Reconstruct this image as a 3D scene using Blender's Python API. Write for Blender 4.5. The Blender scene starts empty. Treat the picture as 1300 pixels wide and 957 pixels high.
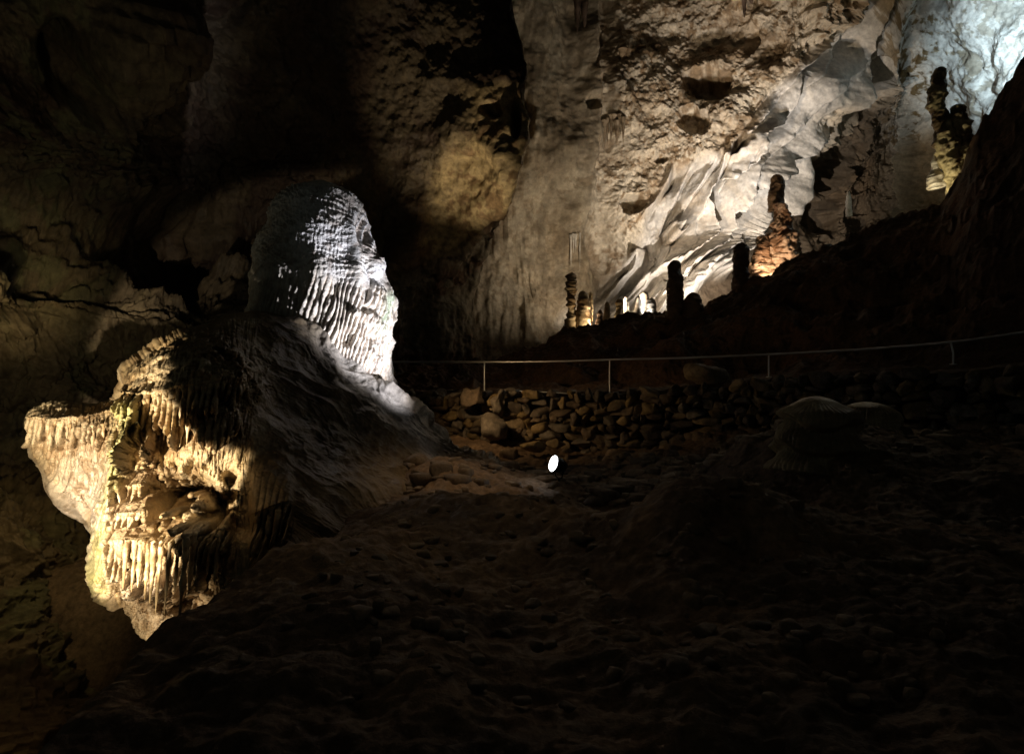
import bpy, math, random
import numpy as np
random.seed(4); rng = np.random.default_rng(11)
sc = bpy.context.scene
COL = sc.collection
F = 900.0; CX, CY, EYE = 650.0, 478.5, 1.7        # focal length in photo pixels, picture centre, eye height

def W(px, py, d):
    """world point seen in direction (px, py) at distance d ahead of the camera"""
    px, py, d = np.broadcast_arrays(np.asarray(px, float), np.asarray(py, float), np.asarray(d, float))
    return np.stack([(px-CX)/F*d, d, EYE+(CY-py)/F*d], -1)

# ------------------------------------------------------------------ camera, world, exposure
cam = bpy.data.cameras.new('camera'); co = bpy.data.objects.new('camera', cam); COL.objects.link(co)
cam.sensor_width = 36; cam.lens = 36*F/1300; cam.clip_end = 500
co.location = (0, 0, EYE); co.rotation_euler = (math.radians(90), 0, 0)
sc.camera = co
sc.render.engine = 'CYCLES'
world = bpy.data.worlds.new('World'); sc.world = world; world.use_nodes = True
world.node_tree.nodes['Background'].inputs[0].default_value = (0.9, 1.0, 0.85, 1)
world.node_tree.nodes['Background'].inputs[1].default_value = 0.02
sc.view_settings.view_transform = 'Standard'; sc.view_settings.look = 'None'
sc.view_settings.exposure = 0; sc.view_settings.gamma = 1
sc.cycles.use_denoising = True
sc.cycles.max_bounces = 3; sc.cycles.diffuse_bounces = 2; sc.cycles.glossy_bounces = 1
sc.cycles.transmission_bounces = 1; sc.cycles.transparent_max_bounces = 4
sc.cycles.sample_clamp_indirect = 3

WARM = (1.0, .66, .36); YEL = (1.0, .72, .34); NEU = (1.0, .88, .76); COOL = (.80, .86, 1.0); ICE = (.72, .90, 1.0); AMB = (1.0, .55, .24)

def spot(name, at, to, watts, col, cone=60, blend=.6, size=.05):
    l = bpy.data.lights.new(name, 'SPOT'); l.energy = watts; l.color = col
    l.spot_size = math.radians(cone); l.spot_blend = blend; l.shadow_soft_size = size
    o = bpy.data.objects.new(name, l); COL.objects.link(o)
    a = W(*at); b = W(*to); from mathutils import Vector
    o.location = a; o.rotation_euler = Vector(b-a).to_track_quat('-Z', 'Y').to_euler()
    return o
def point(name, at, watts, col, size=.1):
    l = bpy.data.lights.new(name, 'POINT'); l.energy = watts; l.color = col; l.shadow_soft_size = size
    o = bpy.data.objects.new(name, l); COL.objects.link(o); o.location = W(*at); return o

# floodlights of the show cave, plus added fill beams
spot('dome_floodlight_beam', (699, 589, 9.95), (425, 372, 12.3), 2400, (.94, .94, 1.0), 38, .95, .05)
spot('drapery_floodlight_beam', (-222, 800, 4.45), (180, 598, 9.2), 2600, (1, .84, .60), 40, .15, .04)
spot('drapery_second_beam', (40, 1010, 6.4), (226, 715, 9.0), 230, (1, .78, .46), 60, .8, .04)
spot('white_wall_floodlight_beam', (915, 402, 26.5), (895, 275, 33), 3500, (1, .90, .80), 88, .9, .06)
spot('white_wall_wide_beam', (905, 405, 26), (950, 150, 33), 2000, (.97, .95, .96), 46, 1, .06)
spot('warm_wall_beam', (745, 425, 25.0), (800, 170, 33), 12500, (1.0, .79, .57), 100, 1, .12)
spot('buttress_beam', (800, 410, 25.5), (680, 240, 31), 4200, (1, .82, .60), 100, 1, .1)
spot('column_beam', (975, 352, 24.5), (990, 300, 26.5), 190, (1, .72, .50), 95, .8, .04)
spot('blue_wall_beam', (1318, 105, 22.8), (1322, 62, 27.5), 5600, ICE, 56, 1, .06)
spot('green_wall_beam', (1140, 310, 25), (1110, 240, 33), 70, (.95, .9, .55), 100, 1, .08)
spot('stalagmite_pair_beam', (1170, 270, 20.9), (1208, 180, 21.0), 80, (1, .84, .5), 75, .6, .04)
spot('niche_beam', (752, 424, 24.6), (740, 392, 25.2), 40, (1, .76, .45), 100, .7, .03)
spot('small_group_beam', (776, 415, 24.8), (784, 385, 25.6), 28, (1, .74, .4), 100, .7, .03)
spot('white_group_beam', (822, 400, 25.2), (822, 375, 26.2), 32, (1, .95, .88), 100, .7, .03)
spot('ochre_ledge_beam', (606, 452, 21.8), (588, 286, 23.5), 1500, (1, .82, .55), 44, 1, .06)
spot('left_wall_beam', (-60, 470, 10.5), (-5, 378, 15), 330, (1, .80, .42), 34, .9, .1)
spot('foreground_fill_beam', (1100, 330, 12.5), (1060, 560, 9.6), 14, (1, .85, .6), 80, 1, .3)  # added fill without a fixture, lifts the right foreground mounds
spot('floor_fill_beam', (520, 250, 7.5), (560, 760, 7.0), 16, (1, .76, .48), 110, 1, .4)  # added fill hung over the floor to make its brown visible
spot('left_wall_wide_beam', (-60, 520, 8), (90, 150, 17), 210, (.98, .86, .56), 100, 1, .2)
spot('path_beam', (560, 470, 15.2), (660, 520, 16.6), 95, (1, .62, .28), 120, 1, .1)
spot('slope_beam', (600, 300, 9.0), (572, 622, 9.8), 75, (1, .68, .38), 52, 1, .3)
spot('pit_rock_beam', (60, 620, 10.5), (10, 740, 12), 38, (1, .75, .34), 110, 1, .1)

# ------------------------------------------------------------------ noise
NT = 64
_TAB = rng.random((NT, NT, NT)).astype(np.float32)*2-1
_ROT = np.array([[.36, .48, -.8], [-.8, .60, 0], [.48, .64, .60]], np.float32)
def vnoise(p):
    i = np.floor(p).astype(np.int32); f = (p-i).astype(np.float32)
    f = f*f*f*(f*(f*6-15)+10)
    i0 = i & (NT-1); i1 = (i+1) & (NT-1)
    x0, y0, z0 = i0[..., 0]*NT*NT, i0[..., 1]*NT, i0[..., 2]
    x1, y1, z1 = i1[..., 0]*NT*NT, i1[..., 1]*NT, i1[..., 2]
    T = _TAB.ravel(); fx, fy, fz = f[..., 0], f[..., 1], f[..., 2]
    a = T[x0+y0+z0]*(1-fz)+T[x0+y0+z1]*fz; b = T[x0+y1+z0]*(1-fz)+T[x0+y1+z1]*fz
    c = T[x1+y0+z0]*(1-fz)+T[x1+y0+z1]*fz; d = T[x1+y1+z0]*(1-fz)+T[x1+y1+z1]*fz
    return (a*(1-fy)+b*fy)*(1-fx)+(c*(1-fy)+d*fy)*fx
def fbm(p, s=1.0, o=4, g=.5, ridge=False, off=0.0):
    q = (np.asarray(p, np.float32)*s+off).astype(np.float32); r = 0; a = 1.0
    for _ in range(o):
        n = vnoise(q)
        r = r+a*((1-2*np.abs(n)) if ridge else n)
        q = (q@_ROT)*2.03+7.7; a *= g
    return r
def ss(a, b, x):
    t = np.clip((x-a)/(b-a), 0, 1); return t*t*(3-2*t)
def gau(x, c, w): return np.exp(-((x-c)/w)**2)
def interp(x, pts):
    p = np.array(pts, float); return np.interp(x, p[:, 0], p[:, 1])
def sinterp(x, pts):
    """smooth interpolation of (x, y...) points"""
    p = np.array(pts, float); xs = np.linspace(p[0, 0], p[-1, 0], 400); out = []
    for k in range(1, p.shape[1]):
        y = np.interp(xs, p[:, 0], p[:, k]); ker = np.hanning(31); ker /= ker.sum()
        y = np.convolve(np.pad(y, 15, mode='edge'), ker, 'valid'); out.append(np.interp(x, xs, y))
    return out[0] if len(out) == 1 else out
def tps(pts, X, Y, step=8):
    """thin plate spline through (x, y, value) control points, evaluated coarsely and resampled on the grid"""
    p = np.array(pts, float); n = len(p); s = 300.0
    def U(r2): return np.where(r2 > 1e-12, r2*np.log(r2+1e-12), 0)
    x, y = p[:, 0]/s, p[:, 1]/s
    K = U((x[:, None]-x)**2+(y[:, None]-y)**2)+np.eye(n)*.02
    P = np.stack([np.ones(n), x, y], 1)
    A = np.block([[K, P], [P.T, np.zeros((3, 3))]]); w = np.linalg.solve(A, np.r_[p[:, 2], 0, 0, 0])
    ii = np.unique(np.r_[np.arange(0, X.shape[0], step), X.shape[0]-1]); jj = np.unique(np.r_[np.arange(0, X.shape[1], step), X.shape[1]-1])
    xc, yc = X[np.ix_(ii, jj)]/s, Y[np.ix_(ii, jj)]/s
    v = w[n]+w[n+1]*xc+w[n+2]*yc
    for k in range(n): v = v+w[k]*U((xc-x[k])**2+(yc-y[k])**2)
    v = np.stack([np.interp(np.arange(X.shape[1]), jj, r) for r in v])
    return np.stack([np.interp(np.arange(X.shape[0]), ii, v[:, j]) for j in range(X.shape[1])], 1)

# ------------------------------------------------------------------ mesh helpers
def normals(P, wrap=False):
    if wrap:
        du = np.roll(P, -1, 1)-np.roll(P, 1, 1)
    else:
        du = np.gradient(P, axis=1)
    dv = np.gradient(P, axis=0)
    n = np.cross(du, dv); n /= np.linalg.norm(n, axis=-1, keepdims=True)+1e-9
    return n
def displace(P, h, wrap=False, sign=1.0, N=None):
    if N is None: N = normals(P, wrap)
    return P+N*(h*sign)[..., None]
def grid_mesh(name, P, col=None, wrap=False, flip=False):
    nv, nu = P.shape[:2]
    idx = np.arange(nv*nu).reshape(nv, nu)
    if wrap: idx = np.concatenate([idx, idx[:, :1]], 1)
    q = np.stack([idx[:-1, :-1], idx[:-1, 1:], idx[1:, 1:], idx[1:, :-1]], -1).reshape(-1, 4)
    if flip: q = q[:, ::-1]
    return raw_mesh(name, P.reshape(-1, 3), q, None if col is None else col.reshape(-1, 3))
def raw_mesh(name, V, Q, col=None):
    me = bpy.data.meshes.new(name); n = len(V); m = len(Q); k = Q.shape[1]
    me.vertices.add(n); me.vertices.foreach_set('co', np.ascontiguousarray(V, np.float32).ravel())
    me.loops.add(m*k); me.loops.foreach_set('vertex_index', np.ascontiguousarray(Q, np.int32).ravel())
    me.polygons.add(m); me.polygons.foreach_set('loop_start', np.arange(m, dtype=np.int32)*k)
    me.polygons.foreach_set('use_smooth', np.ones(m, bool))
    me.update(calc_edges=True)
    if col is not None:
        a = me.color_attributes.new('mineral', 'FLOAT_COLOR', 'POINT')
        c = np.ones((n, 4), np.float32); c[:, :3] = col; a.data.foreach_set('color', c.ravel())
    return me
def link(name, me, mat, parent=None, loc=None):
    o = bpy.data.objects.new(name, me); COL.objects.link(o)
    if mat: me.materials.append(mat)
    if parent: o.parent = parent
    if loc is not None: o.location = loc
    return o
def tag(o, label=None, cat=None, group=None, kind=None):
    for k, v in (('label', label), ('category', cat), ('group', group), ('kind', kind)):
        if v: o[k] = v
    return o
def empty(name, loc):
    o = bpy.data.objects.new(name, None); COL.objects.link(o); o.location = loc; o.empty_display_size = .1; return o
def lerp3(a, b, t): return np.asarray(a, float)*(1-t[..., None])+np.asarray(b, float)*t[..., None]

# ------------------------------------------------------------------ materials
def rock_mat(name, rough=.75, bump=.02, scale=18, wet=0.0, attr=True, base=(.4, .35, .28), speck=.35, sss=0):
    m = bpy.data.materials.new(name); m.use_nodes = True; nt = m.node_tree; b = nt.nodes['Principled BSDF']; N = nt.nodes.new; L = nt.links.new
    tc = N('ShaderNodeTexCoord')
    n1 = N('ShaderNodeTexNoise'); n1.inputs['Scale'].default_value = scale; n1.inputs['Detail'].default_value = 6; n1.inputs['Roughness'].default_value = .65
    n2 = N('ShaderNodeTexNoise'); n2.inputs['Scale'].default_value = scale*.22; n2.inputs['Detail'].default_value = 5
    L(tc.outputs['Object'], n1.inputs['Vector']); L(tc.outputs['Object'], n2.inputs['Vector'])
    r1 = N('ShaderNodeMapRange'); r1.inputs[1].default_value = .3; r1.inputs[2].default_value = .7; r1.inputs[3].default_value = 1-speck; r1.inputs[4].default_value = 1+speck*.6
    L(n1.outputs[0], r1.inputs[0])
    r2 = N('ShaderNodeMapRange'); r2.inputs[1].default_value = .3; r2.inputs[2].default_value = .7; r2.inputs[3].default_value = .78; r2.inputs[4].default_value = 1.15
    L(n2.outputs[0], r2.inputs[0])
    mu = N('ShaderNodeMath'); mu.operation = 'MULTIPLY'; L(r1.outputs[0], mu.inputs[0]); L(r2.outputs[0], mu.inputs[1])
    mx = N('ShaderNodeMix'); mx.data_type = 'RGBA'; mx.blend_type = 'MULTIPLY'; mx.inputs[0].default_value = 1
    if attr:
        a = N('ShaderNodeVertexColor'); a.layer_name = 'mineral'; L(a.outputs[0], mx.inputs[6])
    else: mx.inputs[6].default_value = (*base, 1)
    L(mu.outputs[0], mx.inputs[7]); L(mx.outputs[2], b.inputs['Base Color'])
    rr = N('ShaderNodeMapRange'); rr.inputs[1].default_value = .35; rr.inputs[2].default_value = .65; rr.inputs[3].default_value = max(.2, rough-.25-wet); rr.inputs[4].default_value = rough
    L(n2.outputs[0], rr.inputs[0]); L(rr.outputs[0], b.inputs['Roughness'])
    b.inputs['Specular IOR Level'].default_value = .35
    bp = N('ShaderNodeBump'); bp.inputs['Strength'].default_value = .8; bp.inputs['Distance'].default_value = bump
    L(n1.outputs[0], bp.inputs['Height']); L(bp.outputs[0], b.inputs['Normal'])
    return m
def plain_mat(name, col, rough=.5, metal=0.0, emit=0.0, ecol=(1, 1, 1)):
    m = bpy.data.materials.new(name); m.use_nodes = True; nt = m.node_tree; b = nt.nodes['Principled BSDF']
    n = nt.nodes.new('ShaderNodeTexNoise'); n.inputs['Scale'].default_value = 60
    r = nt.nodes.new('ShaderNodeMapRange'); r.inputs[3].default_value = rough-.1; r.inputs[4].default_value = rough+.15
    nt.links.new(n.outputs[0], r.inputs[0]); nt.links.new(r.outputs[0], b.inputs['Roughness'])
    b.inputs['Base Color'].default_value = (*col, 1); b.inputs['Metallic'].default_value = metal
    if emit: b.inputs['Emission Color'].default_value = (*ecol, 1); b.inputs['Emission Strength'].default_value = emit
    return m
M_wall = rock_mat('limestone_wall', .85, .05, 5)
M_dark = rock_mat('brown_cave_rock', .85, .06, 5, speck=.5)
M_flow = rock_mat('calcite_flowstone', .55, .010, 34, speck=.22)
M_mound = rock_mat('cream_flowstone', .6, .014, 26, speck=.3)
M_soil = rock_mat('cave_floor_rock', .9, .03, 12, speck=.5)
M_stone = rock_mat('wall_stone', .85, .02, 12, speck=.45)
M_steel = plain_mat('galvanised_steel', (.55, .56, .58), .35, .8)
M_black = plain_mat('black_enamel', (.015, .015, .015), .5, .3)
M_lens = plain_mat('lit_lens', (1, 1, 1), .3, 0, 7, (.95, .97, 1))

CREAM = (.62, .53, .40); WHITE = (.74, .70, .66); BROWN = (.20, .105, .05); RUST = (.36, .19, .08); GREY = (.36, .33, .30); UMBER = (.10, .065, .04)

# ================================================================== BACK WALL
def back_wall():
    nu, nv = 1150, 900
    px, py = np.meshgrid(np.linspace(540, 1500, nu), np.linspace(-260, 530, nv))
    d = tps([(540, -260, 31), (540, 100, 32.5), (540, 400, 31.5), (540, 530, 30), (600, 100, 31.5), (600, 300, 31), (640, 400, 30.5), (640, 530, 29.5),
             (700, 0, 31), (700, 200, 31), (700, 380, 30.6), (765, 0, 33.5), (765, 200, 33), (775, 330, 33.5), (760, 400, 32), (850, 100, 33), (930, 60, 32.5), (890, 180, 33),
             (820, 300, 33), (830, 380, 32.5), (870, 300, 33), (880, 370, 32), (960, 220, 32), (1040, 100, 31), (1100, 0, 30), (1100, -200, 28),
             (940, 330, 35), (1000, 260, 36), (1060, 200, 36.5), (1060, 320, 37), (1130, 100, 35), (1150, 220, 35.5), (1200, 50, 31), (1250, 120, 29.5), (1300, 50, 28),
             (1300, 150, 28), (1200, 260, 33), (1400, -50, 26), (1400, 200, 26), (1500, 0, 24), (800, -200, 30), (1250, -200, 27), (1000, 500, 33), (1300, 500, 28), (1500, 500, 24)], px, py)
    P = W(px, py, d)
    # regions
    dg = (px-870)*.47-(370-py)*-.0                                        # helper
    ux, uy = .60, -.80                                                    # the slabs climb to the upper right
    s = (px-870)*ux+(py-360)*uy; t = (px-870)*.80+(py-360)*.60            # along / across (t grows to lower right)
    tw = t+fbm(P, .22, 3)*26
    tleft = interp(s, [(-80, -75), (0, -95), (100, -110), (180, -70), (300, -42), (450, -30)])
    slab = ss(tleft-12, tleft+12, tw)*(1-ss(28, 50, tw+interp(s, [(-50, 0), (200, 10), (320, 22), (450, 30)])))
    butt = 1-ss(728, 796, px+fbm(P, .5, 4)*34+ss(250, 420, py)*-8)
    coral = np.clip(1-slab-butt, 0, 1)*(1-ss(1000, 1080, px+(py-100)*.6))
    right = ss(1100, 1180, px+(200-py)*.15)
    h = fbm(P, .16, 3)*.6
    # buttress: soft vertical ribs
    q = P*np.array([1, 1, .22])
    h += butt*(fbm(q, .9, 4)*.28+fbm(P, 2.2, 3)*.06)
    h += gau(px, 738+8*np.sin(py/60)+fbm(P, .6, 3)*6, 15)*.9*(1-ss(330, 400, py))-gau(px+fbm(P, .5, 3)*10, 765, 14)*.45
    # coralloid knobbly rock
    k = fbm(P, .55, 4, ridge=True); h += coral*(k*.11+fbm(P, 2.6, 4, .65)*.085+fbm(P, 5.5, 3, .6)*.035+fbm(P, .8, 3)*.22)
    # diagonal slabs with lips that overhang
    big = fbm(np.stack([s*.0075, t*.016, s*0], -1), 1, 2, .5, off=3.1)
    for per, am, no in ((36., 2.0, .8), (18., .75, .8)):
        wn = fbm(np.stack([s*.010, t*.020, s*0+per], -1), 1, 3, .45, off=1.7)
        nn = t/per+wn*no; saw = nn-np.floor(nn)
        amp = ss(-.5, .35, fbm(np.stack([s*.012, t*.03, s*0+per], -1), 1, 2, off=8))
        h += slab*am*(.25+.75*amp)*(saw**1.3*(1-ss(.88, 1, saw))-.35)-slab*amp*.38*np.sqrt(per/36)*np.exp(-((np.minimum(saw, 1-saw))/(2.2/per))**2)
    h += slab*big*.7
    h += slab*(fbm(np.stack([s*.035, t*.08, s*0], -1), 1, 4, .5)*.15+fbm(P, 2.0, 4)*.05)
    # edge of the slab band stands proud of the dark recess to its right
    h += 1.3*slab*ss(-20, 30, tw)
    h += (right+.4)*(fbm(P, .8, 4)*.18+fbm(P, 3, 3)*.05)
    rec = ss(1000, 1040, px)*(1-slab)*(1-ss(1150, 1200, px+(200-py)*.15)); h += rec*(fbm(P, .5, 5, .55, ridge=True)*.75)
    # pockets
    for (x, y, rx, ry, a) in ((893, 108, 28, 19, 1.7), (878, 158, 24, 17, 1.0), (802, 262, 17, 9, 1.2), (745, 135, 8, 9, .8), (838, 205, 12, 6, .6), (950, 50, 9, 24, .8), (670, 135, 8, 30, 1.2), (1040, 258, 16, 50, 1.5), (1180, 4, 26, 16, 1.2), (755, 20, 11, 60, 1.8)):
        r = np.sqrt(((px-x)/rx)**2+((py-y)/ry)**2)+fbm(P, .9, 4, off=5)*.42
        h -= a*(1-ss(.45, 1.15, r))
    P2 = displace(P, h, sign=-1)
    N = normals(P2)
    # minerals
    n1 = fbm(P, .5, 5, .6, off=11); n2 = fbm(P, 2.0, 5, .65, off=2); n3 = fbm(P, 5.5, 3, .6, off=4)
    c = lerp3(CREAM, (.50, .40, .28), ss(-.3, .6, n1))
    st = ss(-.2, .75, n2*.7+n1*.35+n3*.8)*(coral*.85+butt*.6+.25*(1-slab))
    c = lerp3(c, (.22, .12, .055), 0*px) *(1-st[..., None])+np.array((.30, .215, .13))*st[..., None]
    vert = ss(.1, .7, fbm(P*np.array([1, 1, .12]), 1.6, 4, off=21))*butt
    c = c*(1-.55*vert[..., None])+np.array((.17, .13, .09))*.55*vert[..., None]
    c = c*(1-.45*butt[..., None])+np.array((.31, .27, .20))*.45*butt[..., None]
    wh = slab*(1-.35*ss(330, 420, s))*(1-.55*ss(-.1, .7, n1*.7+n2*.6)*(1-.6*ss(-60, 10, tw)))
    c = c*(1-wh[..., None])+np.array((.70, .66, .60))*wh[..., None]
    rock = (1-slab)*ss(870, 900, px)*ss(20, 46, tw)*(1-right)              # brown rock beyond the slabs, the recess's shade included in its colour
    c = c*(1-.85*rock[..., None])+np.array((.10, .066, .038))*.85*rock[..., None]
    br = right*(1-ss(170, 215, py+fbm(P, .5, 3)*30+(1180-px)*.35))
    spk = ss(.1, .5, n2*.8+n3*.4+n1*.35)*(.35+.65*ss(1290, 1150, px))
    cr = lerp3((.74, .74, .70), (.22, .16, .07), spk)
    c = c*(1-br[..., None])+cr*br[..., None]
    low = right*(1-br); c = c*(1-.6*low[..., None])+np.array((.26, .20, .11))*.6*low[..., None]
    c = np.clip(c, .02, .9)
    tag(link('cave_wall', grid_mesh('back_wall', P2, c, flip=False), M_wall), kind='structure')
    return px, py, P2
BW = back_wall()

# ================================================================== DARK LEFT WALL (nearer; its right edge overlaps the back wall)
def left_wall():
    nu, nv = 900, 820
    uu, py = np.meshgrid(np.linspace(0, 1, nu), np.linspace(-260, 1010, nv))
    ex = sinterp(py, [(-260, 652), (0, 650), (40, 660), (70, 669), (120, 667), (165, 668), (195, 664), (240, 648), (275, 640), (300, 628), (330, 606), (360, 602), (450, 604), (1010, 604)])
    k = np.clip(uu/.93, 0, 1); fold = np.clip((uu-.93)/.07, 0, 1)
    px = -280+(ex+280)*k
    d = tps([(-280, -260, 14), (-280, 200, 13), (-280, 420, 11.5), (-280, 700, 10.5), (-280, 1000, 9.5), (0, -200, 16), (0, 100, 16), (0, 250, 16.5), (0, 380, 14.5), (0, 470, 15.5), (0, 700, 12), (60, 640, 13), (0, 900, 10.5),
             (150, 60, 17), (180, 200, 21), (250, 280, 23), (150, 380, 16.5), (280, 400, 18), (150, 500, 18), (300, 100, 21), (300, -200, 18), (120, 760, 14), (160, 900, 13), (300, 700, 17),
             (450, 100, 24), (450, 300, 26), (420, -200, 22), (600, 50, 24.5), (560, 200, 25.5), (640, 200, 24.5), (650, 0, 25), (620, -200, 24), (640, 120, 24),
             (540, 360, 29.5), (560, 420, 29.5), (600, 420, 30.5), (600, 600, 29), (450, 450, 28), (450, 700, 22), (600, 1000, 20), (300, 1000, 13)], px, py)
    P = W(px, py, d)
    # the ochre ledge overhangs the alcove beneath it
    lip = sinterp(px, [(-280, 900), (380, 700), (470, 360), (505, 338), (525, 330), (560, 327), (585, 318), (605, 300), (625, 282), (645, 268), (680, 250)])
    w = ss(470, 525, px)
    below = ss(-5, 5, py-lip)*w
    d = d-1.7*w*gau(py, lip, 75)*(py < lip)*1.0-1.7*w*(py >= lip)*np.exp(-np.maximum(py-lip, 0)/6)
    d = d+fold**1.5*10*(1-ss(300, 345, py)*.6)
    pxx = px-fold*25
    P = W(pxx, py, d)
    h = fbm(P, .14, 3, off=9)*1.5*(1-.6*ss(430, 560, px))+fbm(P, .38, 4, ridge=True, off=1)*.2+fbm(P, .5, 4, .6, off=51)*.4+fbm(P, 1.5, 4, .6)*.15+fbm(P, 4.6, 4, .65)*.075
    h = h*(1-.45*ss(380, 450, px))
    rough = ss(300, 350, py)*(1-ss(270, 330, px)); h += rough*(fbm(P, 2.2, 4, .6, ridge=True)*.12)
    oedge = interp(py, [(90, 612), (125, 606), (165, 596), (200, 572), (250, 556), (300, 530), (340, 505)])+fbm(P, .7, 3, off=40)*14
    och = ss(-26, 22, px-oedge+fbm(P, 1.5, 3, off=42)*10)*ss(100, 118, py+fbm(P, .8, 2, off=41)*8)*(1-ss(-8, 8, py-lip))
    h = h*(1-.75*och)+och*fbm(P, .7, 4, off=30)*.3
    alc = below*ss(480, 520, px); h += alc*fbm(P*np.array([1, 1, .3]), .9, 4)*.35
    for (x, y, rx, ry, a) in ((622, 138, 16, 11, 1.0), (655, 145, 7, 26, 1.6), (75, 60, 26, 60, 1.6), (100, 110, 30, 30, 1.0), (230, 300, 90, 60, 2.0)):
        r = np.sqrt(((px-x)/rx)**2+((py-y)/ry)**2)+fbm(P, .9, 3, off=5)*.25
        h -= a*(1-ss(.45, 1.15, r))
    # a hanging lobe in the upper left
    r = ((px-150)*.86+(py-40)*.5)/42; r2 = (-(px-150)*.5+(py-40)*.86)/75
    h += 1.6*(1-ss(.5, 1.05, np.sqrt(r*r+r2*r2)+fbm(P, .5, 2)*.15))
    h *= 1-ss(.0, .3, fold)*.8
    P2 = displace(P, h, sign=-1)
    n1 = fbm(P, .5, 5, .6, off=8); n2 = fbm(P, 1.9, 5, .65, off=3)
    c = lerp3((.17, .125, .075), (.09, .055, .035), ss(-.4, .5, n1))
    c = lerp3(c, (.30, .25, .13), 0*px)*0+c
    green = (1-ss(60, 240, px))*ss(-.2, .5, n2)*.5
    c = c*(1-green[..., None])+np.array((.16, .17, .08))*green[..., None]
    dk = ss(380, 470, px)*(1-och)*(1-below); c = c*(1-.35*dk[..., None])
    o = och*ss(-.7, .1, n2*.5+.2)
    oc = lerp3((.50, .37, .19), (.28, .18, .09), ss(.0, .55, n2+n1*.3))
    c = c*(1-o[..., None])+oc*o[..., None]
    a = alc[..., None]*.8; ac = lerp3((.30, .25, .17), (.17, .10, .055), ss(-.2, .4, n1*.6+n2*.5)); c = c*(1-a)+ac*a
    lp = (rough*ss(-.4, .3, n1))[..., None]*.6; c = c*(1-lp)+np.array((.34, .26, .15))*lp
    shade_band = ss(190, 250, px+fbm(P, .5, 3, off=60)*30)*(1-ss(380, 440, px+fbm(P, .5, 3, off=61)*30))*ss(150, 210, py+fbm(P, .4, 3, off=62)*40); c = c*(1-.6*shade_band[..., None])  # shade behind the mound, painted into the wall colour
    c = np.clip(c, .012, .8)
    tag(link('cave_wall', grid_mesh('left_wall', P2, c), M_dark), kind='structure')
left_wall()

# ================================================================== CEILING AND ENCLOSURE (out of frame, keeps the cave a cave)
def shell():
    nu, nv = 160, 90
    th, ph = np.meshgrid(np.linspace(0, 2*math.pi, nu, endpoint=False), np.linspace(.62, math.pi/2-.01, nv))
    R = np.stack([24*np.cos(th)*np.cos(ph), 10+34*np.sin(th)*np.cos(ph), 20*np.sin(ph)-2], -1)
    R = displace(R, fbm(R, .12, 4)*2.5, wrap=True)
    c = np.broadcast_to(np.array((.14, .10, .06)), R.shape)
    # widen behind the modelled walls so it never covers them
    tag(link('cave_ceiling', grid_mesh('ceiling', R*np.array([2.3, 1.5, 1.95]), c, wrap=True), M_dark), kind='structure')
shell()

# ================================================================== CAVE FLOOR
def floor_z(x, y):
    P = np.stack([x, y, 0*x], -1)
    z = fbm(P, .35, 3)*.22+fbm(P, 1.1, 3, ridge=True)*.03
    z = z-.05+fbm(P, 2.3, 3, .6, off=7)*.03
    edge = -1.95+.25*np.sin(y*.9)+fbm(P, .5, 2, off=3)*.2-ss(8, 12, y)*1.6
    z = z-np.clip(edge-x, 0, 3.2)*1.35*(1-ss(10.5, 13, y)*.6)
    z += .30*gau(x, -1.3, .9)*ss(2, 5, y)*(1-ss(9, 12, y))*.6
    z += .62*ss(2.2, 6.5, x)*ss(1.5, 9, y)+1.0*ss(6, 12, x)
    z += 1.0*np.exp(-(((x-3.6)/1.5)**2+((y-9.6)/1.7)**2))*1.0
    z += .55*np.exp(-(((x-1.9)/1.0)**2+((y-6.6)/.8)**2))
    z += .25*np.exp(-(((x-.3)/1.3)**2+((y-7.5)/1.2)**2))
    z += .45*np.exp(-(((x+.6)/1.5)**2+((y-10.8)/1.2)**2))
    return z
def floor():
    x, y = np.meshgrid(np.linspace(-9, 16, 900), np.r_[np.linspace(-6, 1.5, 60), np.linspace(1.55, 19, 760)])
    z = floor_z(x, y)
    P = np.stack([x, y, z], -1)
    P[..., 2] += fbm(P, 2.6, 4, .6)*.035+fbm(P, 6.5, 3, .6, ridge=True)*.02
    n1 = fbm(P, .8, 4, .6, off=5)
    c = lerp3((.27, .185, .115), (.15, .105, .07), ss(-.4, .5, n1))
    tag(link('cave_floor', grid_mesh('floor', P, c), M_soil), kind='structure')
floor()

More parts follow.
